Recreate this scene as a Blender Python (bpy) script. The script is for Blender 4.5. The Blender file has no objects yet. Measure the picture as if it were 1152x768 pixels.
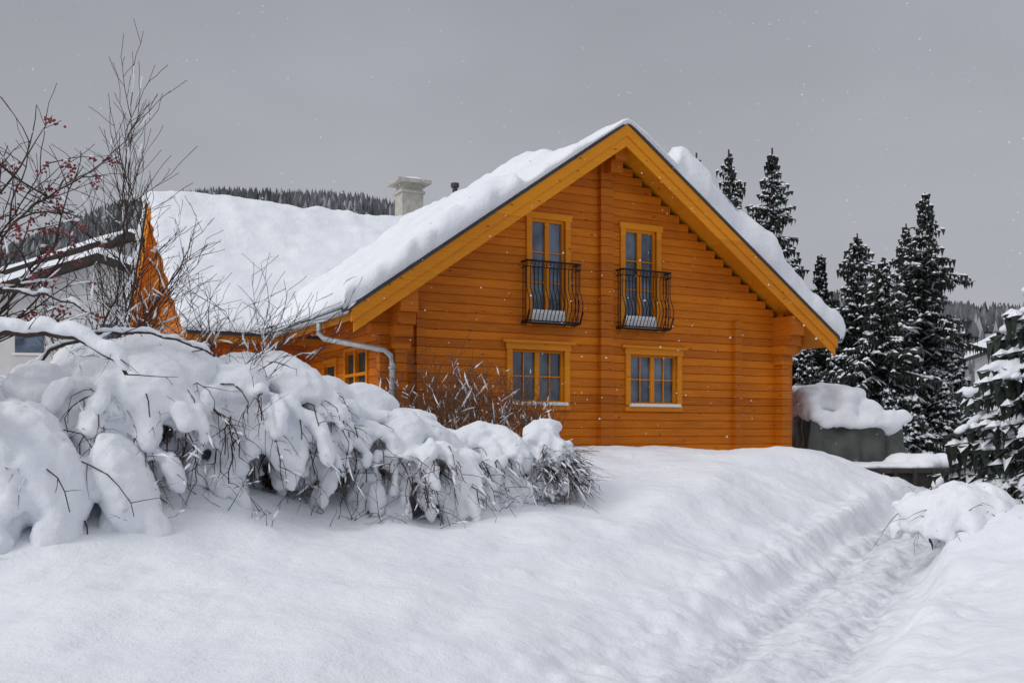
import bpy, math, random
import numpy as np
from mathutils import Vector, Matrix
random.seed(7); RNG=np.random.default_rng(7)
scene=bpy.context.scene
R=random.random
def U(a,b): return a+(b-a)*random.random()
def sst(a,b,x):
    t=np.clip((np.asarray(x,dtype=float)-a)/(b-a),0,1); return t*t*(3-2*t)

# ---------------- noise
def _h(ix,iy,s):
    n=(ix*374761393+iy*668265263+s*1442695041)&0x7fffffff
    n=((n^(n>>13))*1274126177)&0x7fffffff
    return ((n^(n>>16))&0xffff)/65535.0
def vn(x,y,s=0):
    x=np.asarray(x,dtype=float);y=np.asarray(y,dtype=float)
    ix=np.floor(x).astype(np.int64);iy=np.floor(y).astype(np.int64)
    fx=x-ix;fy=y-iy;fx=fx*fx*fx*(fx*(fx*6-15)+10);fy=fy*fy*fy*(fy*(fy*6-15)+10)
    a=_h(ix,iy,s);b=_h(ix+1,iy,s);c=_h(ix,iy+1,s);d=_h(ix+1,iy+1,s)
    return (a*(1-fx)+b*fx)*(1-fy)+(c*(1-fx)+d*fx)*fy-0.5

# ---------------- materials
def newmat(name):
    m=bpy.data.materials.new(name);m.use_nodes=True
    nt=m.node_tree;b=nt.nodes['Principled BSDF'];return m,nt,b
def simple(name,col,rough=0.6,metal=0,var=0.0,scale=5,bump=0,bscale=30,stretch=None):
    m,nt,b=newmat(name)
    b.inputs['Base Color'].default_value=(*col,1);b.inputs['Roughness'].default_value=rough;b.inputs['Metallic'].default_value=metal
    N=nt.nodes;L=nt.links
    tc=N.new('ShaderNodeTexCoord')
    if var>0:
        n=N.new('ShaderNodeTexNoise');n.inputs['Scale'].default_value=scale;n.inputs['Detail'].default_value=5
        L.new(tc.outputs['Object'],n.inputs['Vector'])
        r=N.new('ShaderNodeValToRGB');r.color_ramp.elements[0].position=.3;r.color_ramp.elements[1].position=.7
        r.color_ramp.elements[0].color=(*[c*(1-var) for c in col],1);r.color_ramp.elements[1].color=(*[min(1,c*(1+var)) for c in col],1)
        L.new(n.outputs['Fac'],r.inputs['Fac']);L.new(r.outputs['Color'],b.inputs['Base Color'])
    if bump>0:
        n2=N.new('ShaderNodeTexNoise');n2.inputs['Scale'].default_value=bscale;n2.inputs['Detail'].default_value=6
        L.new(tc.outputs['Object'],n2.inputs['Vector'])
        bp=N.new('ShaderNodeBump');bp.inputs['Strength'].default_value=bump;bp.inputs['Distance'].default_value=.02
        L.new(n2.outputs['Fac'],bp.inputs['Height']);L.new(bp.outputs['Normal'],b.inputs['Normal'])
    return m
def snowmat(name,big=0.03,packed=False):
    m,nt,b=newmat(name);N=nt.nodes;L=nt.links
    b.inputs['Roughness'].default_value=.75
    tc=N.new('ShaderNodeTexCoord')
    n=N.new('ShaderNodeTexNoise');n.inputs['Scale'].default_value=.8;n.inputs['Detail'].default_value=4
    L.new(tc.outputs['Object'],n.inputs['Vector'])
    r=N.new('ShaderNodeValToRGB');r.color_ramp.elements[0].color=(.77,.80,.855,1);r.color_ramp.elements[1].color=(.85,.868,.90,1)
    r.color_ramp.elements[0].position=.3;r.color_ramp.elements[1].position=.7
    L.new(n.outputs['Fac'],r.inputs['Fac'])
    col=r.outputs['Color']
    n1=N.new('ShaderNodeTexNoise');n1.inputs['Scale'].default_value=5;n1.inputs['Detail'].default_value=9;n1.inputs['Roughness'].default_value=.62
    L.new(tc.outputs['Object'],n1.inputs['Vector'])
    n2=N.new('ShaderNodeTexNoise');n2.inputs['Scale'].default_value=55;n2.inputs['Detail'].default_value=3
    L.new(tc.outputs['Object'],n2.inputs['Vector'])
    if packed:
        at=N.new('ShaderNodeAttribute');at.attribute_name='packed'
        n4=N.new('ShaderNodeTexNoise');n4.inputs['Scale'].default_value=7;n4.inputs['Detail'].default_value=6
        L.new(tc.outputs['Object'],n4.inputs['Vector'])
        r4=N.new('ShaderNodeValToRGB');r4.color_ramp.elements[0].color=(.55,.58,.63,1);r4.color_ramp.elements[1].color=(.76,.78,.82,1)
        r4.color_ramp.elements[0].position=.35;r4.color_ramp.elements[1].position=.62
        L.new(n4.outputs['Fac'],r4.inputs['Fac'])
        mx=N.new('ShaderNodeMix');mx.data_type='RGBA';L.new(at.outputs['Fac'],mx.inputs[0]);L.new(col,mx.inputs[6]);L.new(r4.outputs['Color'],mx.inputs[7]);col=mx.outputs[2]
    L.new(col,b.inputs['Base Color'])
    b1=N.new('ShaderNodeBump');b1.inputs['Distance'].default_value=big;b1.inputs['Strength'].default_value=.8
    L.new(n1.outputs['Fac'],b1.inputs['Height'])
    b2=N.new('ShaderNodeBump');b2.inputs['Distance'].default_value=.009;b2.inputs['Strength'].default_value=.6
    L.new(n2.outputs['Fac'],b2.inputs['Height']);L.new(b1.outputs['Normal'],b2.inputs['Normal'])
    L.new(b2.outputs['Normal'],b.inputs['Normal'])
    return m
def woodmat(name,c0,c1,pitch=.19,axis=2,glaze=.45):
    m,nt,b=newmat(name);N=nt.nodes;L=nt.links
    tc=N.new('ShaderNodeTexCoord');sep=N.new('ShaderNodeSeparateXYZ');L.new(tc.outputs['Object'],sep.inputs[0])
    d=N.new('ShaderNodeMath');d.operation='DIVIDE';d.inputs[1].default_value=pitch;L.new(sep.outputs[axis],d.inputs[0])
    f=N.new('ShaderNodeMath');f.operation='FLOOR';L.new(d.outputs[0],f.inputs[0])
    w=N.new('ShaderNodeTexWhiteNoise');w.noise_dimensions='1D';L.new(f.outputs[0],w.inputs['W'])
    mp=N.new('ShaderNodeMapping');sc=[.9,.9,.9];sc[axis]=22;mp.inputs['Scale'].default_value=sc
    L.new(tc.outputs['Object'],mp.inputs['Vector'])
    n=N.new('ShaderNodeTexNoise');n.inputs['Scale'].default_value=1.6;n.inputs['Detail'].default_value=7;n.inputs['Roughness'].default_value=.65
    L.new(mp.outputs[0],n.inputs['Vector'])
    n3=N.new('ShaderNodeTexNoise');n3.inputs['Scale'].default_value=.6;n3.inputs['Detail'].default_value=4
    L.new(tc.outputs['Object'],n3.inputs['Vector'])
    a=N.new('ShaderNodeMath');a.operation='MULTIPLY_ADD';a.inputs[1].default_value=.35;L.new(w.outputs['Value'],a.inputs[0]);L.new(n.outputs['Fac'],a.inputs[2])
    a2=N.new('ShaderNodeMath');a2.operation='MULTIPLY_ADD';a2.inputs[1].default_value=.6;L.new(n3.outputs['Fac'],a2.inputs[0]);L.new(a.outputs[0],a2.inputs[2])
    r=N.new('ShaderNodeValToRGB');r.color_ramp.elements[0].position=.55;r.color_ramp.elements[1].position=1.0
    r.color_ramp.elements[0].color=(*c0,1);r.color_ramp.elements[1].color=(*c1,1)
    mul=N.new('ShaderNodeMath');mul.operation='MULTIPLY';mul.inputs[1].default_value=.82;L.new(a2.outputs[0],mul.inputs[0]);L.new(mul.outputs[0],r.inputs['Fac'])
    v=N.new('ShaderNodeTexVoronoi');mp2=N.new('ShaderNodeMapping');s2=[2.2,2.2,2.2];s2[axis]=5.2;mp2.inputs['Scale'].default_value=s2
    L.new(tc.outputs['Object'],mp2.inputs['Vector']);L.new(mp2.outputs[0],v.inputs['Vector']);v.inputs['Scale'].default_value=1
    kr=N.new('ShaderNodeValToRGB');kr.color_ramp.elements[0].position=.06;kr.color_ramp.elements[1].position=.12
    kr.color_ramp.elements[0].color=(.42,.36,.3,1);kr.color_ramp.elements[1].color=(1,1,1,1)
    L.new(v.outputs['Distance'],kr.inputs['Fac'])
    mx=N.new('ShaderNodeMix');mx.data_type='RGBA';mx.blend_type='MULTIPLY';mx.inputs[0].default_value=1
    L.new(r.outputs['Color'],mx.inputs[6]);L.new(kr.outputs['Color'],mx.inputs[7]);L.new(mx.outputs[2],b.inputs['Base Color'])
    bp=N.new('ShaderNodeBump');bp.inputs['Strength'].default_value=.25;bp.inputs['Distance'].default_value=.01
    L.new(n.outputs['Fac'],bp.inputs['Height']);L.new(bp.outputs['Normal'],b.inputs['Normal'])
    b.inputs['Roughness'].default_value=glaze+.15
    b.inputs['Specular IOR Level'].default_value=.25
    return m
M_SNOW=snowmat('snow',.045);M_SNOWR=snowmat('roof_snow_mat',.05);M_GROUND=snowmat('ground_snow',.05,True)
M_WOOD=woodmat('glazed_log',(.38,.092,.002),(.68,.195,.004))
M_TRIM=woodmat('glazed_trim',(.56,.18,.005),(.76,.28,.009),pitch=3.1)
M_ENDS=woodmat('log_end',(.35,.082,.002),(.56,.155,.004),axis=2)
M_TILE=simple('roof_tile',(.035,.037,.04),.6,var=.3)
M_IRON=simple('wrought_iron',(.012,.012,.013),.45,.6)
M_ZINC=simple('zinc',(.40,.42,.44),.5,.2,var=.15,scale=8)
M_WHITE=simple('white_paint',(.75,.76,.76),.5)
M_RENDER=simple('white_render',(.60,.60,.60),.9,var=.08,scale=2,bump=.3)
M_CONC=simple('chimney_render',(.46,.44,.39),.9,var=.15,scale=6,bump=.4)
M_TARP=simple('tarpaulin',(.060,.068,.060),.5,var=.4,scale=2.5,bump=1,bscale=4)
M_DARK=simple('dark_timber',(.03,.026,.022),.8,var=.3)
M_BARK=simple('bark_twig',(.045,.028,.022),.85,var=.35,scale=14)
M_BARKR=simple('reddish_twig',(.055,.026,.020),.8,var=.35,scale=14)
M_WEED=simple('dry_stalk',(.12,.058,.03),.85,var=.3)
M_BERRY=simple('berry',(.20,.012,.015),.35,var=.3,scale=30)
M_NEEDLE=simple('spruce_needles',(.018,.028,.020),.75,var=.45,scale=1.3)
M_HAZE=simple('hazed_far_forest',(.12,.128,.138),.95,var=.5,scale=.02)  # trees' base colour lightened to grey, painting in the air haze
m,nt,b=newmat('window_glass');b.inputs['Roughness'].default_value=.06;b.inputs['Specular IOR Level'].default_value=.9
M_GLASS=m
tcn=nt.nodes.new('ShaderNodeTexCoord');nn=nt.nodes.new('ShaderNodeTexNoise');nn.inputs['Scale'].default_value=1.7
nt.links.new(tcn.outputs['Object'],nn.inputs['Vector']);rr=nt.nodes.new('ShaderNodeValToRGB')
rr.color_ramp.elements[0].color=(.018,.035,.06,1);rr.color_ramp.elements[1].color=(.12,.17,.24,1);rr.color_ramp.elements[0].position=.35;rr.color_ramp.elements[1].position=.65
nt.links.new(nn.outputs['Fac'],rr.inputs['Fac']);nt.links.new(rr.outputs['Color'],b.inputs['Base Color'])

# ---------------- mesh builder
class MB:
    def __init__(s): s.v=[];s.f=[];s.m=[];s.n=0
    def add(s,vs,fs,mi=0):
        o=s.n;s.v.extend([tuple(p) for p in vs]);s.n+=len(vs)
        for f in fs: s.f.append(tuple(i+o for i in f));s.m.append(mi)
    def box(s,x0,x1,y0,y1,z0,z1,mi=0):
        s.add([(x0,y0,z0),(x1,y0,z0),(x1,y1,z0),(x0,y1,z0),(x0,y0,z1),(x1,y0,z1),(x1,y1,z1),(x0,y1,z1)],
              [(0,3,2,1),(4,5,6,7),(0,1,5,4),(1,2,6,5),(2,3,7,6),(3,0,4,7)],mi)
    def prism(s,poly,y0,y1,mi=0):
        n=len(poly)
        s.add([(p[0],y0,p[1]) for p in poly]+[(p[0],y1,p[1]) for p in poly],
              [tuple(range(n)),tuple(range(2*n-1,n-1,-1))]+[(i,i+n,(i+1)%n+n,(i+1)%n) for i in range(n)],mi)
    def tube(s,pts,rad,sides=5,mi=0,flat=1.0):
        P=[Vector(p) for p in pts];n=len(P)
        vs=[]
        up=Vector((0.13,.21,.97))
        for i,p in enumerate(P):
            t=(P[min(i+1,n-1)]-P[max(i-1,0)])
            if t.length<1e-9: t=Vector((0,0,1))
            t.normalize();a=t.cross(up)
            if a.length<.05: a=t.cross(Vector((1,0,0)))
            a.normalize();b=a.cross(t)
            r=rad[i] if hasattr(rad,'__len__') else rad
            for k in range(sides):
                an=2*math.pi*k/sides;q=p+a*(r*math.cos(an))+b*(r*flat*math.sin(an));vs.append(q[:])
        fs=[]
        for i in range(n-1):
            for k in range(sides):
                k2=(k+1)%sides;fs.append((i*sides+k,i*sides+k2,(i+1)*sides+k2,(i+1)*sides+k))
        fs.append(tuple(range(sides))[::-1]);fs.append(tuple((n-1)*sides+k for k in range(sides)))
        s.add(vs,fs,mi)
    def obj(s,name,mats,parent=None,smooth=False,loc=None):
        me=bpy.data.meshes.new(name);me.from_pydata(s.v,[],s.f)
        for m in mats: me.materials.append(m)
        me.polygons.foreach_set('material_index',s.m)
        if smooth: me.polygons.foreach_set('use_smooth',[True]*len(s.f))
        me.update()
        o=bpy.data.objects.new(name,me);scene.collection.objects.link(o)
        if parent: o.parent=parent
        if loc: o.location=loc
        return o
def empty(name,loc=(0,0,0),rz=0):
    e=bpy.data.objects.new(name,None);scene.collection.objects.link(e);e.location=loc;e.rotation_euler=(0,0,rz);e.empty_display_size=.3;return e
import bmesh
def ico(sub):
    bm=bmesh.new();bmesh.ops.create_icosphere(bm,subdivisions=sub,radius=1)
    v=np.array([p.co[:] for p in bm.verts]);f=[tuple(q.index for q in p.verts) for p in bm.faces];bm.free();return v,f
ICO1=ico(1);ICO2=ico(2)
def snow_lumps(name,ells,parent=None,voxel=.05,disp=.05,dscale=.35,mat=None,sm=3):
    mb=MB();V,F=ICO2
    for c,r,d in ells:
        W=V*np.array(r)
        if d is not None:
            q=Vector(d).to_track_quat('X','Z').to_matrix();W=W@np.array(q).T
        mb.add((W+np.array(c)).tolist(),F)
    o=mb.obj(name,[mat or M_SNOW],parent,True)
    m=o.modifiers.new('r','REMESH');m.mode='VOXEL';m.voxel_size=voxel;m.use_smooth_shade=True
    s=o.modifiers.new('s','SMOOTH');s.iterations=sm;s.factor=.6
    t=bpy.data.textures.new(name+'_c','CLOUDS');t.noise_scale=dscale;t.noise_depth=3
    d=o.modifiers.new('d','DISPLACE');d.texture=t;d.strength=disp;d.mid_level=.5;d.texture_coords='GLOBAL'
    return o

# ---------------- terrain
PATH=np.array([(-1.4,-4),(-.4,2),(.65,5),(1.55,7),(2.95,9.75),(4.0,11.6),(5.6,14.2),(7.7,17.6),(9.9,22),(11.8,28),(15,36),(20,60)],float)
def pathx(y): 
    return np.interp(y,PATH[:,1],PATH[:,0])
def pathd(x,y):
    x=np.asarray(x,float);y=np.asarray(y,float)
    px=(pathx(y)*2+pathx(y-.8)+pathx(y+.8)+pathx(y-1.6)+pathx(y+1.6))/6
    sl=(pathx(y+1)-pathx(y-1))/2
    return (x-px)/np.sqrt(1+sl*sl)
def height(x,y):
    x=np.asarray(x,float);y=np.asarray(y,float)
    lawn=.14+1.13*sst(5.5,22.5,y)-.28*sst(3,8,x)*sst(20,26,y)*(1-sst(34,50,y))
    zp=np.interp(y,[-5,6,10,14,18,23,30,45],[-.26,-.25,-.19,-.10,.02,.26,.55,1.1])
    d=pathd(x,y)+.16*vn(y*.9,x*0+2,31)+.08*vn(y*2.7,x*0+5,32)
    wob=vn(x*.8,y*.6,14)
    left=1-sst(-2.9-.8*wob,-.72,d)
    left=.68*left+.32*(1-sst(-1.15,-.70,d))
    rh=np.interp(y,[-5,5,8,11,14,20,30,50],[.26,.38,.62,1.05,1.42,1.3,.9,.3])
    right=.34*sst(.68,1.1,d)+.66*sst(.8,3.2,d)
    z=zp+(lawn-zp)*np.where(d<0,left,0)+rh*np.where(d>0,right,0)
    pm=np.exp(-(d/.80)**6)
    z=z+pm*(-.095*np.exp(-((d-.40)/.14)**2)-.095*np.exp(-((d+.40)/.14)**2))
    z=z+pm*(.08*vn(x*4.2,y*3.1,3)+.065*vn(x*10,y*8,4)+.035*vn(x*21,y*17,44))
    em=np.exp(-((abs(d)-1.1)/.45)**2)
    z=z+em*(.12*vn(x*2.3,y*1.9,8)+.07*vn(x*8,y*7,9)+.02)
    z=z+.22*vn(x*.33,y*.3,1)+.15*vn(x*.9,y*.8,2)*(1-pm)+.055*vn(x*2.2,y*1.9,5)*(1-pm)+.016*vn(x*7,y*6,51)*(1-pm)
    z=z+.04*vn(x*.8+y*.5,y*2.6-x*.9,6)
    fd=np.abs((x-(-1.2+.30*(y-5)))+.25*np.sin(y*.9));z=z-.07*np.exp(-(fd/.28)**2)*(.5+vn(y*2.2,x*2,17))*(1-sst(13,17,y))
    for cx,cy,rx,ry,hh in [(-6.6,11.3,2.5,1.4,1.45),(-4.2,13.3,2.0,1.2,1.25),(-2.4,15.1,2.2,1.3,.75),(-.8,15.9,1.6,1.2,.40),(-4.1,18.2,2.4,1.7,.65),(-2.2,18.4,1.8,1.2,.20),(-9,14,3,3,1.8)]:
        q=((x-cx)/rx)**2+((y-cy)/ry)**2
        z=z+hh*np.exp(-q*.9)*(1+.35*vn(x*1.4,y*1.4,61))
    for cx,cy,rx,ry,hh in [(6.9,12.9,1.3,1.0,.40),(5.4,11.5,.7,.5,.15),(12,22,1.5,1.5,.4),(6.2,11,1.2,.8,.15)]:
        q=((x-cx)/rx)**2+((y-cy)/ry)**2
        z=z+hh*np.exp(-q)
    return z
def H(x,y): return float(height(np.array([x]),np.array([y]))[0])
def axis(a,b,step,lo,hi,g=1.13):
    mid=list(np.arange(a,b,step));L=[];s=step;p=a
    while p>lo: s*=g;p-=s;L.append(p)
    Rr=[];s=step;p=mid[-1]
    while p<hi: s*=g;p+=s;Rr.append(p)
    return np.array(L[::-1]+mid+Rr)
xs=axis(-8,9,.05,-1500,1500);ys=axis(4.5,20,.05,-60,2500,1.07)
X,Y=np.meshgrid(xs,ys);Z=height(X,Y)
nx,ny=len(xs),len(ys)
me=bpy.data.meshes.new('snowy_ground')
idx=np.arange(nx*ny).reshape(ny,nx)
F=np.stack([idx[:-1,:-1],idx[:-1,1:],idx[1:,1:],idx[1:,:-1]],-1).reshape(-1,4)
me.vertices.add(nx*ny);me.vertices.foreach_set('co',np.stack([X,Y,Z],-1).astype(np.float32).ravel())
me.loops.add(F.size);me.loops.foreach_set('vertex_index',F.ravel().astype(np.int32))
me.polygons.add(len(F));me.polygons.foreach_set('loop_start',np.arange(0,F.size,4,dtype=np.int32))
me.polygons.foreach_set('use_smooth',[True]*len(F));me.update(calc_edges=True);me.validate()
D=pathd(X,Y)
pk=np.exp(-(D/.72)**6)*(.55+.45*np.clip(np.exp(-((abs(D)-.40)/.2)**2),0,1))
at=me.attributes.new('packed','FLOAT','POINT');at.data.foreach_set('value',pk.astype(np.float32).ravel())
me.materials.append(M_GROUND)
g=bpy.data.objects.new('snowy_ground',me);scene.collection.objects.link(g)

# ---------------- log house
RZ=math.atan2(.466,.885)
house=empty('log_house',(2.20,23.07,0),RZ)
SL=.70;RT=8.6;HW=6.45;TW=11.75
def rz(s): return RT-SL*abs(s)
def cut(iv,a,b):
    out=[]
    for p,q in iv:
        if b<=p or a>=q: out.append((p,q))
        else:
            if a>p: out.append((p,a))
            if b<q: out.append((b,q))
    return out
def logwall(mb,org,ax,nrm,x0,x1,z0,z1,limit=None,opens=(),pitch=.19,mi=0,depth=.024):
    ox,oy=org
    prof=[(0,0),(.012,-.2),(.08,-1),(.5,-1.12),(.92,-1),(.988,-.2),(1,0)]
    k=math.floor(z0/pitch)
    while k*pitch<z1:
        a=max(k*pitch,z0);b=(k+1)*pitch;k+=1
        mid=(a+b)/2
        iv=[(x0,x1)]
        if limit:
            l=limit(b-.03)
            if l[1]-l[0]<.1: continue
            iv=[(max(x0,l[0]),min(x1,l[1]))]
        for (p,q,zz0,zz1) in opens:
            if zz0<mid<zz1: iv=cut(iv,p,q)
        for p,q in iv:
            vs=[]
            for xx in (p,q):
                for (t,o) in prof:
                    n=-o*depth
                    vs.append((ox+ax[0]*xx+nrm[0]*n,oy+ax[1]*xx+nrm[1]*n,a+(b-a)*t))
            m=len(prof)
            fs=[(i,i+m,i+m+1,i+1) for i in range(m-1)]+[tuple(range(m)),tuple(range(2*m-1,m-1,-1))]
            mb.add(vs,fs,mi)
WIN=[(-2.51,-1.17,2.28,3.45),(.62,1.98,2.28,3.45)]
DWIN=[(-2.02,-1.15,4.25,6.37),(.475,1.37,4.25,6.37)]
wb=MB()
lim=lambda z:(-(RT-.35-z)/SL,(RT-.35-z)/SL)
logwall(wb,(0,0),(1,0),(0,-1),-5.35,5.35,.2,8.1,lim,WIN+DWIN)
logwall(wb,(-5.2,0),(0,1),(-1,0),-.2,6.7,.2,4.75,None,[(1.7,3.2,2.3,3.5),(3.9,4.8,1.2,3.3)])
logwall(wb,(5.2,0),(0,1),(1,0),-.2,18,.2,4.75)
logwall(wb,(0,6.6),(1,0),(0,-1),-7.9,-5.2,.2,4.6)
limw=lambda z:(TW-(RT-.35-z)/SL,TW+(RT-.35-z)/SL)
logwall(wb,(-7.7,0),(0,1),(-1,0),6.4,17.1,.2,8.1,limw)
wb.obj('log_walls',[M_WOOD],house)
ib=MB()
ib.prism([(-5.17,.2),(5.17,.2),(5.17,4.65),(0,8.2),(-5.17,4.65)],.12,18,0)
ib.obj('inner_core',[M_DARK],house)
ic=MB()
p=[(6.65,.2),(16.9,.2),(16.9,4.6),(TW,8.15),(6.65,4.6)]
n=len(p);ic.add([(-7.65,q[0],q[1]) for q in p]+[(-5,q[0],q[1]) for q in p],[tuple(range(n)),tuple(range(2*n-1,n-1,-1))]+[(i,i+n,(i+1)%n+n,(i+1)%n) for i in range(n)])
ic.obj('wing_core',[M_DARK],house)
lb=MB()
def ends(s0,s1,y0,y1,z0,z1,pitch=.19,j=.0):
    k=math.ceil(z0/pitch)
    while (k+1)*pitch<=z1:
        e=U(-j,j);lb.box(s0,s1,y0+e,y1,k*pitch+.006,(k+1)*pitch-.006);k+=1
ends(-5.34,-5.08,-.30,.0,.2,4.7,j=.01)
ends(5.08,5.34,-.30,.0,.2,4.7,j=.01)
ends(-.26,.08,-.16,0,.2,8.0)
ends(3.70,3.92,-.14,0,.2,4.4)
ends(-4.80,-4.62,-.14,0,.2,4.4)
ends(-5.6,-5.2,-.1,.12,.2,4.4,j=0)
ends(5.2,5.6,-.1,.12,.2,4.4,j=0)
for sgn in (-1,1):
    for k,e in enumerate([.74,.74,.62,.45,.34]):
        z=4.52-.24*k
        s0,s1=sgn*5.2-.19,sgn*5.2+.19
        lb.box(s0,s1,-e,.05,z-.235,z)
    for k,e in enumerate([.95,.8,.6]):
        z=4.3-.22*k
        a,b=(sgn*5.2,sgn*(5.2+e));lb.box(min(a,b),max(a,b),-.13,.13,z-.212,z-.004)
for k,e in enumerate([.74,.6,.42]):
    lb.box(-.16,.16,-e,.05,RT-.34-.24*(k+1),RT-.345-.24*k)
lb.obj('log_ends_and_purlins',[M_ENDS],house)
def chevbox(mb,t0,t1,y0,y1,hw,mi,swap=None):
    for sg in (-1,1):
        p=[(0,RT-t0),(sg*hw,RT-SL*hw-t0),(sg*hw,RT-SL*hw-t1),(0,RT-t1)]
        n=4
        if swap is None:
            vs=[(q[0],y0,q[1]) for q in p]+[(q[0],y1,q[1]) for q in p]
        else:
            vs=[(y0,swap+q[0],q[1]) for q in p]+[(y1,swap+q[0],q[1]) for q in p]
        mb.add(vs,[(0,1,2,3),(7,6,5,4)]+[(i,i+n,(i+1)%n+n,(i+1)%n) for i in range(n)],mi)
rb=MB()
chevbox(rb,0,.07,-.86,19,HW+.05,0);chevbox(rb,.073,.30,-.76,19,HW-.03,1)
chevbox(rb,0.001,.071,-8.52,-.1,HW+.05,0,TW);chevbox(rb,.074,.301,-8.40,-.1,HW-.03,1,TW)
rb.obj('roof',[M_TILE,M_TRIM],house)
bb=MB()
chevbox(bb,.075,.33,-.835,-.762,HW-.01,0);chevbox(bb,.335,.56,-.805,-.765,HW-.06,0)
chevbox(bb,.076,.33,-8.47,-8.403,HW-.01,0,TW);chevbox(bb,.335,.56,-8.44,-8.405,HW-.06,0,TW)
bb.obj('barge_boards',[M_TRIM],house)
sb=MB()
for t in np.arange(.4,5,.8):
    for sg in (-1,1):
        p=[(sg*5.1,rz(5.1)-.302),(sg*6.35,rz(6.35)-.302),(sg*6.35,rz(6.35)-.42),(sg*5.1,rz(5.1)-.46)]
        sb.prism(p if sg<0 else p[::-1],t,t+.12)
sb.obj('rafter_tails',[M_ENDS],house)
def roofsnow(name,Tfun,v0,v1,hw,conv,seed,bul=.12):
    ed=[(0,0),(-bul*.7,.12),(-bul,.35),(-bul*.95,.58),(-bul*.5,.8),(.04,.93),(.16,.99)]
    def ax(a,b,step):
        L=[(a+o,h) for o,h in ed]+[(q,1.) for q in np.arange(a+.25,b-.22,step)]+[(b-o,h) for o,h in ed[::-1]]
        return L
    us=ax(-hw,hw,.09);vs=ax(v0,v1,.11)
    u=np.array([p[0] for p in us]);hu=np.array([p[1] for p in us]);v=np.array([p[0] for p in vs]);hv=np.array([p[1] for p in vs])
    UU,VV=np.meshgrid(u,v);HU,HV=np.meshgrid(hu,hv);h=np.minimum(HU,HV)
    T=Tfun(UU,VV)*(1+.45*vn(UU*.9,VV*.7,seed)+.42*vn(UU*2.3,VV*2.1,seed+1)+.18*vn(UU*6,VV*6,seed+2))
    base=RT-SL*np.sqrt(UU**2+.015)+.03
    UU2=UU+np.sign(UU)*.05*vn(VV*1.7,UU*0+3,seed+4)*(HU<1)*2.0
    scl=np.clip(Tfun(UU,VV)/.4,.25,1.5)
    VV2=VV+ (HV<1)*(HV>0)*(.18*vn(UU*1.6,VV*0+1,seed+5)+.14*vn(UU*4.5,VV*0+1,seed+6))*scl*np.where(VV<(v0+v1)/2,1,-1)
    ZZ=base+T*h*1.15-(h==0)*.02
    co=conv(UU2,VV2,ZZ)
    n1,n2=UU.shape;id=np.arange(n1*n2).reshape(n1,n2)
    F=np.stack([id[:-1,:-1],id[:-1,1:],id[1:,1:],id[1:,:-1]],-1).reshape(-1,4)
    mb=MB();mb.add(co.reshape(-1,3).tolist(),F.tolist())
    return mb.obj(name,[M_SNOWR],house,True)
def Tm(u,v):
    right=.07+.52*sst(1.3,1.55,u)
    left=.08+.12*sst(.8,1.6,-u)+.22*sst(2.5,2.9,-u)
    f=np.where(u>0,right,left);back=.34
    k=sst(1.2,3.5,v);return f*(1-k)+back*k
roofsnow('roof_snow',Tm,-.84,19.0,HW+.04,lambda u,v,z:np.stack([u,v,z],-1),20)
roofsnow('wing_roof_snow',lambda u,v:.23+0*u,-8.5,-.2,HW+.04,lambda u,v,z:np.stack([v,TW+u,z],-1),40)
wf=MB()
def window(s0,s1,z0,z1,cols,rows,sashes,sillw=True,cap=True):
    mb=wf
    tw=.13
    y=-.07
    bx=mb.box
    bx(s0-tw,s0,y,.10,z0-.02,z1,0);bx(s1,s1+tw,y,.10,z0-.02,z1,0)
    bx(s0-tw-.03,s1+tw+.03,y-.015,.10,z1+.001,z1+.14,0)
    if cap: bx(s0-tw-.12,s1+tw+.12,y-.06,.0,z1+.142,z1+.20,0)
    if sillw:
        bx(s0-tw-.02,s1+tw+.02,y-.012,.10,z0-.16,z0-.06,0)
        bx(s0-.05,s1+.05,y-.09,.10,z0-.058,z0-.022,2)
        bx(s0-.03,s1+.03,y-.08,-.045,z0-.021,z0+.012,3)
    bx(s0,s1,.085,.095,z0,z1,1)
    w=(s1-s0)/sashes;fr=.052
    for i in range(sashes):
        a=s0+i*w+.002;b=a+w-.004
        bx(a,a+fr,.02,.08,z0,z1,0);bx(b-fr,b,.02,.08,z0,z1,0)
        bx(a+fr,b-fr,.02,.08,z0,z0+fr,0);bx(a+fr,b-fr,.02,.08,z1-fr,z1,0)
        c=cols//sashes
        for k in range(1,c):
            xx=a+fr+(b-a-2*fr)*k/c;bx(xx-.012,xx+.012,.045,.08,z0+fr,z1-fr,0)
        for k in range(1,rows):
            zz=z0+fr+(z1-z0-2*fr)*k/rows;bx(a+fr,b-fr,.048,.079,zz-.013,zz+.013,0)
for w in WIN: window(*w,4,2,2)
for w in DWIN: window(*w,2,3,2,sillw=False,cap=False)
for w in DWIN:
    wf.box(w[0],w[1],-.05,.02,w[2]-.2,w[2],2);wf.box(w[0]+.02,w[1]-.02,-.06,.018,w[2]+.001,w[2]+.10,3)
    wf.box(w[0]-.13,w[0]-.003,-.07,.1,w[2]-.26,w[2]-.022,0);wf.box(w[1]+.003,w[1]+.13,-.07,.1,w[2]-.26,w[2]-.022,0)
wf.obj('windows',[M_TRIM,M_GLASS,M_WHITE,M_SNOW],house)
sw=MB()
sw.box(-5.15,-5.13,1.7,3.2,2.3,3.5,1)
for t in (1.62,2.42,3.15): sw.box(-5.27,-5.12,t,t+.1,2.25,3.55,0)
for z in (2.2,3.5,2.9): sw.box(-5.265,-5.122,1.63,3.24,z,z+.07,0)
sw.box(-5.16,-5.14,3.9,4.8,1.2,3.3,2)
for t in (3.82,4.8): sw.box(-5.28,-5.12,t,t+.09,1.2,3.4,0)
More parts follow.
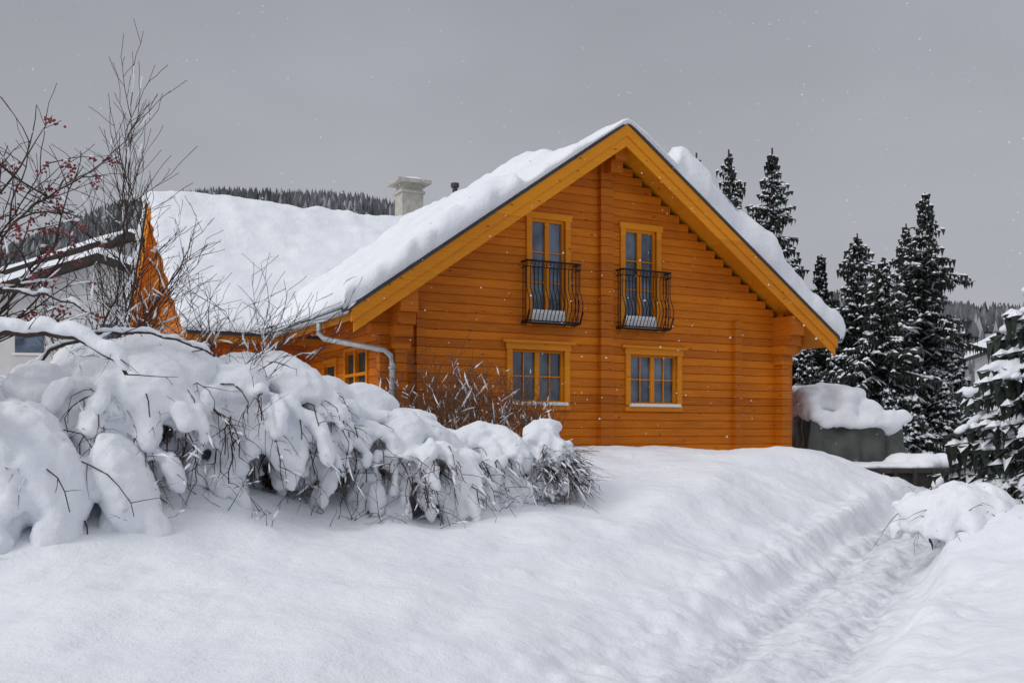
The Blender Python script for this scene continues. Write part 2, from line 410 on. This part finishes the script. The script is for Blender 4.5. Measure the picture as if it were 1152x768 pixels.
sw.box(-5.275,-5.121,3.8,4.9,3.302,3.42,0)
sw.obj('side_window_and_door',[M_TRIM,M_GLASS,M_DARK],house)
ba=MB()
for w in DWIN:
    c=(w[0]+w[1])/2;a,b=c-.68,c+.68;zt,zb=5.38,4.02;D_=.30
    def rail(z,d,r):
        ba.tube([(a,-.03,z),(a,-d,z)],r,6);ba.tube([(a,-d,z),(b,-d,z)],r,6);ba.tube([(b,-d,z),(b,-.03,z)],r,6)
    rail(zt,D_,.022);rail(zt-.13,D_,.012);rail(zb+.05,D_*.9,.016)
    def bulge(t):
        return D_*.9+.14*math.sin(math.pi*min(1,t/.62))**1.5*(1 if t<.62 else 0)
    for i in range(15):
        x=a+(b-a)*i/14
        ba.tube([(x,-bulge(t),zb+.05+(zt-.18-zb)*t) for t in np.linspace(0,1,11)],.010,4)
        ba.tube([(x,-D_,zt-.13),(x,-D_,zt)],.008,4)
    for x in (a,b):
        for y in (-.1,-.2):
            ba.tube([(x,y,zb+.05),(x,y,zt)],.009,4)
    for i in range(14):
        x=a+(b-a)*(i+.5)/14
        ba.tube([(x+.03*math.cos(q),-D_,zt-.065+.03*math.sin(q)) for q in np.linspace(0,6.3,9)],.005,4)
    for x in (a,b): ba.tube([(x,-.02,zb),(x,-.3,zb+.02),(x,-.42,zb+.28)],.014,5)
    ba.box(a,b,-.27,-.02,zb-.0,zb+.025)
ba.obj('balcony_railings',[M_IRON],house)
cb=MB()
cb.box(-.38,.38,11.9,12.6,7.8,9.85,0);cb.box(-.44,.44,11.85,12.65,9.70,9.78,0)
cb.box(-.34,.34,11.94,12.56,9.85,10.02,0)
cb.box(-.60,.60,11.70,12.80,10.02,10.14,0)
cb.obj('chimney',[M_CONC],house)
snow_lumps('chimney_snow',[((0,12.25,10.15),(.58,.54,.10),None),((.1,12.2,10.17),(.4,.4,.12),None)],house,.04,.03)
vb=MB();vb.tube([(0.1,8.7,8.3),(0.1,8.7,9.25)],.08,12);vb.tube([(0.1,8.7,9.2),(0.1,8.7,9.32)],.13,12);vb.obj('vent_pipe',[M_TILE],house)
gb=MB()
def halfpipe(x,y0,y1,z,r=.085):
    n=8;vs=[]
    for y in (y0,y1):
        for rr in (r,r-.012):
            for k in range(n+1):
                a=math.pi+math.pi*k/n;vs.append((x+rr*math.cos(a),y,z+rr*math.sin(a)))
    m=n+1;fs=[]
    for k in range(n):
        fs+= [(k,k+1,2*m+k+1,2*m+k),(m+k,3*m+k,3*m+k+1,m+k+1),(k,m+k,m+k+1,k+1),(2*m+k,2*m+k+1,3*m+k+1,3*m+k)]
    fs+=[(0,2*m,3*m,m),(n,m+n,3*m+n,2*m+n)]
    gb.add(vs,fs)
gz=rz(HW)-.10
halfpipe(-HW-.12,-.8,5.3,gz);halfpipe(HW+.12,-.8,19,gz)
gb.tube([(-HW-.12,.9,gz-.06),(-HW-.12,.9,gz-.30),(-HW-.04,.8,gz-.42),(-5.52,-.15,3.30),(-5.42,-.27,3.18),(-5.40,-.28,3.0),(-5.40,-.28,1.0)],.060,12)
gb.tube([(HW+.12,.6,gz-.06),(HW+.08,.6,gz-.2),(HW-.05,.55,gz-.28),(5.6,.4,3.6),(5.45,.4,3.45),(5.45,.4,1.0)],.045,10)
for z in (1.9,2.9): gb.tube([(-5.40,-.28,z),(-5.40,-.28,z+.05)],.078,10)
gb.obj('gutters_and_downpipes',[M_ZINC],house,True)

# ---------------- conifers
def conifer(name,x,y,h,r,seed,snow=.35,zb=None,dense=1.0,clump=None):
    random.seed(seed);mb=MB();z0=H(x,y)-.2 if zb is None else zb
    lean=(U(-.015,.015),U(-.01,.01))
    mb.tube([(x,y,z0),(x+lean[0]*h*.5,y,z0+h*.5),(x+lean[0]*h,y+lean[1]*h,z0+h)],[.02*h,.012*h,.003*h],6,0)
    z=.05*h;ell=[];side=[U(.75,1.2) for _ in range(8)]
    while z<h*.985:
        f=z/h
        L0=r*((1-f)**.9)*(.85+.28*math.sin(seed+z*2.3+math.sin(z*5)))+.05
        nb=max(3,int((6.5*(1-f)+3.2)*dense))
        a0=U(0,6.28)
        for k in range(nb):
            az=a0+6.283*k/nb+U(-.45,.45)
            L=L0*U(.45,1.3)*side[int((az%6.283)/6.284*8)]
            dx,dy=math.cos(az),math.sin(az)
            rise=U(.1,.35)*f+.05;droop=U(.3,.75)*(1-f*.7)
            ns=max(3,int(L/.13))
            px,py=x+lean[0]*z,y+lean[1]*z;zz0=z0+z+U(-.12,.12)*min(1,r)
            pts=[]
            for i in range(ns+1):
                t=i/ns
                pts.append((px+dx*L*t,py+dy*L*t,zz0+L*(rise*t-droop*t*t)+.12*L*t**4))
            mb.tube([pts[0],pts[ns//2],pts[-1]],[.012+.01*L,.008,.004],3,0)
            bsn=R()
            for i in range(1,ns+1):
                t=i/ns;c=pts[i];w=(.32*L*(1-t*.8)+.07)*U(.5,1.3)
                w=min(w,.5)
                hang=w*U(.3,.8)
                for sg in (-1,1):
                    ex=c[0]-dy*sg*w+dx*w*.55;ey=c[1]+dx*sg*w+dy*w*.55;ez=c[2]-hang
                    bw=.035+.045*R()
                    isn=2 if R()<snow*(1.6 if bsn<.5 else .5) else 1
                    zz=c[2]
                    mb.add([(c[0]-dx*bw,c[1]-dy*bw,zz+.01),(c[0]+dx*bw,c[1]+dy*bw,zz-.02),((c[0]+ex)/2+dx*bw*1.2,(c[1]+ey)/2+dy*bw*1.2,zz-hang*.42),(ex,ey,ez),((c[0]+ex)/2-dx*bw,(c[1]+ey)/2-dy*bw,zz-hang*.35)],[(0,1,2,3,4)],isn)
                    if R()<.85: 
                        hx=(c[0]+ex)/2;hy=(c[1]+ey)/2;q=.04+.04*R()
                        mb.add([(hx-dx*q,hy-dy*q,zz-hang*.35),(hx+dx*q,hy+dy*q,zz-hang*.35),(hx+U(-.03,.03),hy+U(-.03,.03),zz-hang*.4-U(.12,.34))],[(0,1,2)],1)
                if R()<snow*1.6*(1.5 if bsn<.5 else .5) and t>.25:
                    q=.05+.12*w;l=L/ns*.85
                    mb.add([(c[0]-dx*l,c[1]-dy*l,c[2]+.03),(c[0]-dy*q,c[1]+dx*q,c[2]+.0),(c[0]+dx*l,c[1]+dy*l,c[2]-.02),(c[0]+dy*q,c[1]-dx*q,c[2]+.0),(c[0],c[1],c[2]+.07)],[(0,1,4),(1,2,4),(2,3,4),(3,0,4)],2)
                if clump is not None and t>.3 and R()<clump:
                    s=U(.04,.10)*(1.3-.3*t)
                    ell.append(((c[0]+U(-.04,.04),c[1]+U(-.04,.04),c[2]+.02),(s*1.7,s*1.15,s*.8),(dx,dy,rise-2*droop*t)))
        z+=U(.6,1.3)*max(.10,.026*h)*(.6+.6*(1-f))
    if ell:
        par=empty(name,(0,0,0))
        mb.obj('trunk_and_needles',[M_BARK,M_NEEDLE,M_SNOW],par)
        snow_lumps('branch_snow',ell,par,.03,.03,.2)
    else: mb.obj(name,[M_BARK,M_NEEDLE,M_SNOW])
def imx(px,Yd): return (px-576)/1120*Yd
def imz(py,Yd): return 1.6+(487-py)/1120*Yd
for i,(px,py,Yd,r,hx) in enumerate([(784,172,44,1.6,0),(824,168,41,2.4,0),(869,166,38,2.8,0),(922,286,40,2.1,0),(962,262,36,2.4,0),(991,290,33,2.0,0),(1040,217,37,3.1,0),(1022,252,42,2.2,0)]):
    xx=imx(px,Yd);zb=H(xx,Yd)-.2
    conifer('spruce_tree',xx,Yd,imz(py,Yd)-zb,r,11+i*3,.27,dense=1.45)
for i,(px,py,Yd,r) in enumerate([(1000,440,29,.8),(1030,446,31,.9),(1062,430,33,1.0),(905,385,36,1.3),(938,400,34,1.2),(1075,400,36,1.3)]):
    xx=imx(px,Yd);zb=H(xx,Yd)-.2
    conifer('small_spruce_tree',xx,Yd,imz(py,Yd)-zb,r,71+i*5,.6,dense=1.3)
conifer('snow_laden_fir',6.72,12.5,2.95,1.2,5,.40,zb=.75,dense=2.3,clump=.33)
conifer('snow_laden_fir',8.0,14.4,2.9,1.2,8,.42,zb=1.1,dense=1.6,clump=.3)

# ---------------- shrubs with snow
def bez(p0,p1,p2,p3,n):
    o=[]
    for i in range(n+1):
        t=i/n;a=(1-t)**3;b=3*t*(1-t)**2;c=3*t*t*(1-t);d=t**3
        o.append(tuple(a*p0[k]+b*p1[k]+c*p2[k]+d*p3[k] for k in range(3)))
    return o
def jit(pts,a):
    return [pts[0]]+[(p[0]+U(-a,a),p[1]+U(-a,a),p[2]+U(-a,a)) for p in pts[1:]]
def twig(mb,p,d,L,r,depth,snowp=.5,sr=1.6,droop=.15,snowmi=1,wood=0,rmin=.0):
    n=max(3,int(L/.12));pts=[p];q=Vector(p);dd=Vector(d).normalized()
    for i in range(n):
        dd=(dd+Vector((U(-.18,.18),U(-.18,.18),U(-.18,.18)-droop*.5))).normalized()
        q=q+dd*(L/n);pts.append(tuple(q))
        if depth>0 and i>0 and R()<.75:
            sd=(dd+Vector((U(-.9,.9),U(-.9,.9),U(-.5,.6)))).normalized()
            twig(mb,tuple(q),sd,L*U(.3,.6),r*.6,depth-1,snowp,sr,droop,snowmi,wood,rmin)
    rad=[max(rmin,r*(1-.7*i/n)) for i in range(n+1)]
    mb.tube(pts,rad,4 if r>.006 else 3,wood)
    if R()<snowp and n>2:
        a=random.randint(0,max(0,n//2));b=min(n,a+random.randint(2,5))
        sp=[(x,y,z+rad[k+a]*.9+.004) for k,(x,y,z) in enumerate(pts[a:b+1])]
        rs=[(r*sr*.5+.007)*U(.5,1.5) for _ in sp];rs[0]*=.3;rs[-1]*=.3
        if len(sp)>1: mb.tube(sp,rs,5,snowmi)
    return pts
def shrub(name,cx,cy,rx,ry,top,seed,nell=70,nbr=60,big=.3,chain=.45,tw=.4,low=-.02,gapt=-.10,out=1.0):
    random.seed(seed);par=empty(name,(0,0,0));zb=H(cx,cy)-.6
    base=min(H(cx,cy-ry),H(cx,cy))
    ell=[];mb=MB()
    Hh=top-base
    def P(az,el,k=1.0):
        return (cx+rx*k*math.cos(az)*math.cos(el),cy+ry*k*math.sin(az)*math.cos(el),base+Hh*k*math.sin(el)*.93)
    ell.append(((cx,cy+.15*ry,base+Hh*.52),(rx*.72,ry*.70,Hh*.38),None))
    for _ in range(nell):
        az=U(0,6.283);el=math.asin(U(low,1));s=U(.35,1.1)*big*(.62+.5*math.sin(max(el,0)))
        p=P(az,el,U(.78,1.03))
        if el<.95 and float(vn((p[0]+9)*1.9,p[2]*2.6,seed))<gapt: continue
        d=(math.cos(az)*math.sin(el)+.01,math.sin(az)*math.sin(el),-math.cos(el)*.9)
        ell.append((p,(s*U(1.1,1.8),s*U(.75,1.1),s*U(.6,.85)),d))
        if el<.8 and R()<.65:
            q=(p[0]+math.cos(az)*s*.8,p[1]+math.sin(az)*s*.8,p[2]-s*1.0)
            ell.append((q,(s*.95,s*.45,s*.45),(math.cos(az)*.6,math.sin(az)*.6,-1)))
            if R()<.4: ell.append(((q[0]+U(-.1,.1),q[1]-.05,q[2]-s*.8),(s*.6,s*.3,s*.3),(math.cos(az)*.3,math.sin(az)*.3,-1)))
    for _ in range(nbr):
        az=U(0,6.283) if R()<.3 else U(math.pi*1.02,math.pi*1.98)
        el=U(.0,1.1);k=U(.98,1.22)*out
        t=P(az,el*.45,k);m1=P(az,1.2,.75);p0=(cx+U(-.3,.3)*rx,cy+U(-.3,.3)*ry,zb)
        pts=jit(bez(p0,(m1[0],m1[1],m1[2]),(t[0],t[1],t[2]+.4*Hh),(t[0],t[1],max(t[2],base+.1)),12),.025)
        r0=U(.007,.02);mb.tube(pts,[r0*(1-.65*i/12) for i in range(13)],5,0)
        for i in range(5,13):
            if R()<tw:
                dv=(math.cos(az)+U(-.9,.9),math.sin(az)+U(-.9,.9),U(-.9,.35))
                twig(mb,pts[i],dv,U(.12,.45),.0055,1,.16,2.4,.25)
        if R()<chain:
            a=random.randint(4,6);e=random.randint(9,12)
            for i in range(a,e):
                A=Vector(pts[i]);B=Vector(pts[i+1]);s=U(.045,.12)*(big/.3)**.5*(1.25 if i<8 else .95)
                for tt in (0,.5):
                    c=A.lerp(B,tt);ell.append(((c.x,c.y,c.z+s*.5),(s*1.5,s*.95,s*.85),tuple(B-A)))
    snow_lumps('snow_load',ell,par,.034,.07,.14,sm=2)
    mb.obj('branches',[M_BARKR,M_SNOW],par,True)
shrub('snow_covered_shrub',-6.15,10.5,2.35,1.45,2.28,101,210,40,.46,low=-.12,gapt=-.28)
shrub('snow_covered_shrub',-4.45,11.8,1.5,1.5,2.70,102,190,95,.36,.5,.42,low=-.08,gapt=-.06)
shrub('snow_covered_shrub',-3.25,12.4,1.3,1.45,2.56,103,170,110,.32,.5,.42,low=-.08,gapt=-.06)
shrub('snow_covered_shrub',-2.40,13.2,1.3,1.4,2.26,104,160,90,.33,.55,.4,low=-.06,gapt=-.08)
shrub('snow_covered_shrub',-1.45,13.4,1.2,1.3,1.82,105,130,100,.29,.55,.42,low=-.06,gapt=-.06)
shrub('snow_covered_shrub',-.45,14.3,.9,.95,1.62,106,80,60,.27,.5,.35)
shrub('small_snowy_shrub',.45,14.3,.48,.45,1.82,107,32,95,.16,.6,.8)
shrub('small_snowy_shrub',5.25,11.7,.62,.42,.86,108,110,16,.22,.3,.25,low=-.1)

def laden(name,pts,r,sr,seed):
    random.seed(seed);mb=MB();n=14;P=bez(*pts,n);P=jit(P,.03)
    mb.tube(P,[r*(1-.6*i/n) for i in range(n+1)],7,0)
    ell=[]
    for i in range(n):
        a=Vector(P[i]);b=Vector(P[i+1])
        for t in (0,.5):
            c=a.lerp(b,t);s=sr*U(.55,1.25);ell.append(((c.x,c.y,c.z+s*.75),(s*1.4,s*.85,s*.8),tuple(b-a)))
    for i in range(2,n+1):
        if R()<.7: twig(mb,P[i],(U(-1,1),U(-1,1),U(-.4,.9)),U(.3,.7),.007,2,.35,2.2,.1)
    e=empty(name);mb.obj('branch',[M_BARK,M_SNOW],e,True);snow_lumps('snow_load',ell,e,.03,.03,.15);return P
laden('snow_laden_branch',[(-6.2,9.8,2.15),(-5.2,9.7,2.62),(-4.2,9.8,2.85),(-3.75,9.7,2.15)],.045,.10,1)
laden('snow_laden_branch',[(-5.4,11.0,2.3),(-4.7,11.0,2.85),(-3.9,11.1,2.85),(-3.4,11.3,2.45)],.022,.045,2)
laden('snow_laden_branch',[(-6.2,10.0,2.6),(-5.6,10.0,3.05),(-4.9,10.1,3.15),(-4.4,10.2,2.85)],.020,.04,4)

random.seed(55)
tb=MB()
for _ in range(50):
    x=U(-5.4,-2.9);y=U(11.6,13.0)
    twig(tb,(x,y,2.0),(U(-.4,.9),U(-.2,.2),.9),U(.7,1.4),.009,2,.2,1.8,.03,rmin=.003)
tb.obj('frosted_hedge_twigs',[M_BARK,M_SNOW],None,True)

def rowan(name,x,y,h,seed,dirs,berries=True,r0=.05,sn=.25,spread=.6,up=.0,rm=.0035,bp=.42,tp=.66):
    random.seed(seed);mb=MB();V,F=ICO1
    def grow(p,d,L,r,dep):
        n=max(3,int(L/.13));pts=[p];q=Vector(p);dd=Vector(d).normalized()
        for i in range(n):
            dd=(dd+Vector((U(-.20,.20),U(-.20,.20),U(-.12,.14)+up))).normalized();q=q+dd*(L/n)
            pts.append(tuple(q))
            if dep>0 and i>=1 and R()<tp:
                sd=(dd+Vector((U(-1,1),U(-1,1),U(-.4,.4)))*spread*1.5).normalized()
                grow(tuple(q),sd,L*U(.28,.58),r*.58,dep-1)
        mb.tube(pts,[max(rm,r*(1-.65*i/n)) for i in range(n+1)],5 if r>.015 else 3,0)
        if R()<sn:
            sp=[(a,b,c+.006) for a,b,c in pts[1:4]];mb.tube(sp,[U(.006,.015) for _ in sp],4,1)
        if berries and dep<=1 and R()<bp:
            c=np.array(pts[-1])+np.array((0,0,-.04))
            for _ in range(random.randint(3,8)):
                s=U(.012,.018);mb.add((V*s+c+np.array((U(-.05,.05),U(-.05,.05),U(-.05,.03)))).tolist(),F,2)
            if R()<.2: mb.add((V*np.array((.04,.04,.02))+c+np.array((0,0,.035))).tolist(),F,1)
    for d,L in dirs: grow((x,y,h),d,L,r0,3)
    mb.obj(name,[M_BARK,M_SNOW,M_BERRY],None,True)
rowan('rowan_tree',-5.75,10.3,2.0,3,[((.05,0,1),2.3),((-.05,.1,1),2.4),((.18,-.15,1),2.3),((.42,.1,1),1.9),((.25,.2,.9),2.1),((.7,.1,.9),1.5)],True,.024,.06,.7,.012,bp=.36,tp=.6)
rowan('bare_sapling',-5.45,13.2,1.6,9,[((.03,0,1),2.9),((.12,.1,1),3.1),((-.1,.1,1),2.4),((.28,0,1),2.4)],False,.018,.06,.5,.03)
# dry perennials in front of facade
random.seed(77);db=MB()
for _ in range(190):
    x=U(-2.3,.7);y=U(18.4,20.4)+max(0,x)*.8;z=H(x,y)-.1;L=U(.45,1.5)*(1-.22*abs(x+1)/1.6)
    twig(db,(x,y,z),(U(-.35,.35),U(-.25,.25),1),L,.010,2,.09,2.0,.0,rmin=.0045)
db.obj('dry_garden_perennials',[M_WEED,M_SNOW],None,True)
random.seed(78);fb=MB()
for (x,y,n) in [(-1.9,12.0,12),(-1.0,12.2,14),(-.5,13.2,8),(-3.0,11.0,14),(-4.0,10.4,12),(-5.2,8.9,5),(-2.4,11.7,10),(9.5,21.5,10),(4.9,11.2,2),(.4,13.8,8),(8.6,20.4,6)]:
    for _ in range(n):
        xx=x+U(-.4,.4);yy=y+U(-.25,.25);twig(fb,(xx,yy,H(xx,yy)-.05),(U(-.9,.9),U(-.9,.2),U(.3,.9)),U(.25,.55),.006,2,.2,2.2,.2)
fb.obj('foreground_twigs',[M_BARKR,M_SNOW],None,True)

# ---------------- covered trailer
sh=empty('tarpaulin_covered_trailer',(9.0,27.6,0),math.radians(4))
mb=MB();zb=.75
nu,nv=160,16;vs=[];fs=[]
def ring(t):
    per=[(-1.35,-1.5),(1.4,-1.5),(1.4,1.5),(-1.35,1.5)]
    L=[2.75,3,2.75,3];q=(t%1)*sum(L);k=0
    while q>L[k]: q-=L[k];k=(k+1)%4
    a=per[k];b=per[(k+1)%4];f=q/L[k];return a[0]+(b[0]-a[0])*f,a[1]+(b[1]-a[1])*f
for j in range(nv+1):
    f=j/nv
    for i in range(nu):
        x,y=ring(i/nu);w=.16*float(vn(i*.28,f*1.2,71))*(1-.5*f)+.14*float(vn(i*.09,f*2.2,72))
        s=1+w-.10*f+(.10*(1-f)**2 if x>1 else .03*(1-f))
        tp=1.25 if x<.3 else 1.25-.28*(x-.3)
        vs.append((x*s,y*s,zb+.10*float(vn(i*.2,1,73))*(1-f)+tp*f+.06*float(vn(i*.35,3,74))*f))
for j in range(nv):
    for i in range(nu): fs.append((j*nu+i,j*nu+(i+1)%nu,(j+1)*nu+(i+1)%nu,(j+1)*nu+i))
mb.add(vs,fs,0);mb.box(-1.15,1.15,-1.28,1.28,zb,1.75,0)
mb.obj('tarpaulin',[M_TARP,M_DARK],sh,True)
el=[]
random.seed(5)
for _ in range(120):
    a=U(-1.22,1.3);b_=U(-1.35,1.35)
    hh=3.0-.12*abs(a+.5) if a<.1 else 2.93-.85*(a-.1)
    hh-=.28*max(0,abs(b_)-.7)+U(0,.08)
    el.append(((a,b_,hh-.2),(.3,.3,.20),None))
    el.append(((a*.96,b_*.95,(hh-.2+1.9)/2),(.3,.35,.34),None))
    if R()<.25: el.append(((a,-1.45,U(1.85,2.1)),(.2,.16,.16),None))
snow_lumps('snow_load',el,sh,.055,.08,.5)
dk=empty('timber_platform',(9.3,25.2,0),math.radians(8))
mb=MB();mb.box(-2.2,1.9,-.9,.9,.62,.74);mb.box(-2.1,1.8,-.8,.8,.2,.6)
for x in np.arange(-2.1,1.9,.5): mb.box(x,x+.08,-.93,-.86,.2,.72)
mb.obj('deck',[M_DARK],dk)
random.seed(6)
snow_lumps('deck_snow',[((U(-2.0,1.6),U(-.5,.75),.76),(.45,.3,.10),None) for _ in range(60)]+[((1.2+U(-.5,.5),U(-.3,.5),.85),(.4,.4,.25),None) for _ in range(8)],dk,.05,.05,.4)

# ---------------- neighbour buildings
def chalet(name,x,y,rz_,w,d,eave,pitch,over=.7,snow=.35,wall=M_RENDER,win=True,trim=M_DARK,zb=-1):
    e=empty(name,(x,y,0),math.radians(rz_));mb=MB();hw=w/2
    ap=eave+pitch*hw
    mb.prism([(-hw,zb),(hw,zb),(hw,eave),(0,ap),(-hw,eave)],0,d,0)
    o=hw+over
    for sg in (-1,1):
        p=[(0,ap+.30),(sg*o,ap+.30-pitch*o),(sg*o,ap+.02-pitch*o),(0,ap+.02)]
        mb.prism(p if sg>0 else p[::-1],-over,d+over,1)
    if win:
        for xx in (-hw*.5,hw*.1):
            for zz in (eave-1.6,):
                mb.box(xx-.5,xx+.5,-.03,.02,zz,zz+1.1,2);mb.box(xx-.6,xx+.6,-.05,-.032,zz-.1,zz-.02,3)
    mb.obj('walls_and_roof',[wall,trim,M_GLASS,M_WHITE],e)
    n=60;v=MB();vs=[];nj=24
    for j in range(nj+1):
        for i in range(n+1):
            a=-o+2*o*i/n;b_=-over+(d+2*over)*j/nj
            ed=min(1,min(o-abs(a),min(j,nj-j)*.5)*2.5);hh=snow*max(0,ed)**.5*(1+.4*float(vn(a*.7+x,b_*.7,3)))
            vs.append((a,b_,ap+.305-pitch*math.sqrt(a*a+.01)+hh))
    v.add(vs,[(j*(n+1)+i,j*(n+1)+i+1,(j+1)*(n+1)+i+1,(j+1)*(n+1)+i) for j in range(nj) for i in range(n)])
    v.obj('roof_snow',[M_SNOWR],e,True)
    return e
chalet('white_chalet',-16.0,42,10,12,10,7.5,.36,snow=.28)
chalet('white_chalet_annex',-15.5,37.5,10,10,4,6.2,.36,over=.5,snow=.28)
chalet('neighbour_house',-15.5,66,10,10,10,12.9,.42)
chalet('neighbour_house',37.2,62,-14,12,9,7.0,.40,snow=.8,wall=M_RENDER)

# ---------------- far forested hill
random.seed(9)
def hillz(x):
    return float(np.interp(x,[-900,-420,-330,-292,-240,-180,-95,20,150,270,340,500,900],[60,80,100,116,137,146,143,118,88,78,76,74,60]))
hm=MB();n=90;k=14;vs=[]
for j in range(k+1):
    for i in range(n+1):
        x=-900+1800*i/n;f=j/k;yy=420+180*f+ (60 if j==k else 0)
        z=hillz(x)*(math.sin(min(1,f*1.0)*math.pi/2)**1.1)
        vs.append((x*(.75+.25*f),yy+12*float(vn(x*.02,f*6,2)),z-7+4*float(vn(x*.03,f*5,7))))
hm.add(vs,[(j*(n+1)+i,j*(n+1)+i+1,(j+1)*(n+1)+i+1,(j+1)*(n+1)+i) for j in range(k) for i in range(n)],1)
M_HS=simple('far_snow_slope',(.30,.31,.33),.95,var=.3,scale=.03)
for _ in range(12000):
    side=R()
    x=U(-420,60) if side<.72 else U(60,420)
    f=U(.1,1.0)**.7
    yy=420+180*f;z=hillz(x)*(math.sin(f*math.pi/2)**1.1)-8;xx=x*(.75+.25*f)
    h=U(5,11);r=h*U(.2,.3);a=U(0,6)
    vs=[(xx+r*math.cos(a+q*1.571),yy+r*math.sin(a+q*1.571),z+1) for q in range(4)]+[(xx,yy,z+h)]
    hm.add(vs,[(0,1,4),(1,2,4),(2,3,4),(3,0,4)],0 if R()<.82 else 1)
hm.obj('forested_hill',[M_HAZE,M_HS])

# ---------------- falling snow
random.seed(12);sf=MB();V=np.array([(1,0,-.7),(-1,0,-.7),(0,1,.7),(0,-1,.7)],float)
for _ in range(1300):
    y=U(6,22);x=U(-.6,.6)*y;z=U(.8,1.6+.45*y)
    s=U(.004,.010);sf.add((V*s+np.array((x,y,z))).tolist(),[(0,2,3),(1,3,2),(0,1,2),(0,3,1)])
sf.obj('falling_snow',[M_SNOW])

# ---------------- world + sun
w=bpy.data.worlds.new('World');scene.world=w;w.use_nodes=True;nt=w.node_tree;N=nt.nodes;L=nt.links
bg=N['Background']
SE,SR=math.radians(33),math.radians(235)
sky=N.new('ShaderNodeTexSky');sky.sky_type='NISHITA';sky.sun_disc=False;sky.sun_elevation=SE;sky.sun_rotation=SR
hs=N.new('ShaderNodeHueSaturation');hs.inputs['Saturation'].default_value=.15;L.new(sky.outputs[0],hs.inputs['Color'])
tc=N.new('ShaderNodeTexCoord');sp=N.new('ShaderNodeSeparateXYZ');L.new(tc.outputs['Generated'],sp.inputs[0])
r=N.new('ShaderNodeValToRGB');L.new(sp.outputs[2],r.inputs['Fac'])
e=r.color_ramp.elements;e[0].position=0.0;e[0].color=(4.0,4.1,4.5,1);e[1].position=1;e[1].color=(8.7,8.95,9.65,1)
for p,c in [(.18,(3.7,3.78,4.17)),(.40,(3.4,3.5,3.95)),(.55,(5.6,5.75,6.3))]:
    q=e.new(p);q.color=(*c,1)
cn=N.new('ShaderNodeTexNoise');cn.inputs['Scale'].default_value=1.6;cn.inputs['Detail'].default_value=4
mp=N.new('ShaderNodeMapping');mp.inputs['Scale'].default_value=(1,1,2.5);L.new(tc.outputs['Generated'],mp.inputs[0]);L.new(mp.outputs[0],cn.inputs['Vector'])
mr=N.new('ShaderNodeMapRange');mr.inputs[1].default_value=.25;mr.inputs[2].default_value=.75;mr.inputs[3].default_value=.84;mr.inputs[4].default_value=1.16;L.new(cn.outputs['Fac'],mr.inputs[0])
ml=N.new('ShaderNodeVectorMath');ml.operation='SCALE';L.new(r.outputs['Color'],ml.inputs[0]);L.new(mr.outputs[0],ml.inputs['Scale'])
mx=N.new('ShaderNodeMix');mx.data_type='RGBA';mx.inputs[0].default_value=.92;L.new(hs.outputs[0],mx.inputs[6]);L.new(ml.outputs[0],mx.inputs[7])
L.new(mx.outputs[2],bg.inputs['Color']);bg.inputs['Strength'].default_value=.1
sd=bpy.data.lights.new('sun','SUN');sd.energy=1.35;sd.angle=math.radians(24);sd.color=(1,.97,.93)
so=bpy.data.objects.new('sun',sd);scene.collection.objects.link(so)
dirv=Vector((math.sin(SR)*math.cos(SE),math.cos(SR)*math.cos(SE),math.sin(SE)))
so.rotation_euler=dirv.to_track_quat('Z','Y').to_euler()
scene.view_settings.view_transform='Standard';scene.view_settings.look='None';scene.view_settings.exposure=0

# ---------------- camera
c=bpy.data.cameras.new('camera');co=bpy.data.objects.new('camera',c);scene.collection.objects.link(co)
co.location=(0,0,1.6);co.rotation_euler=(math.radians(90),0,0);c.lens=35;c.sensor_width=36;c.shift_y=103/1152
c.clip_start=.1;c.clip_end=5000;scene.camera=co
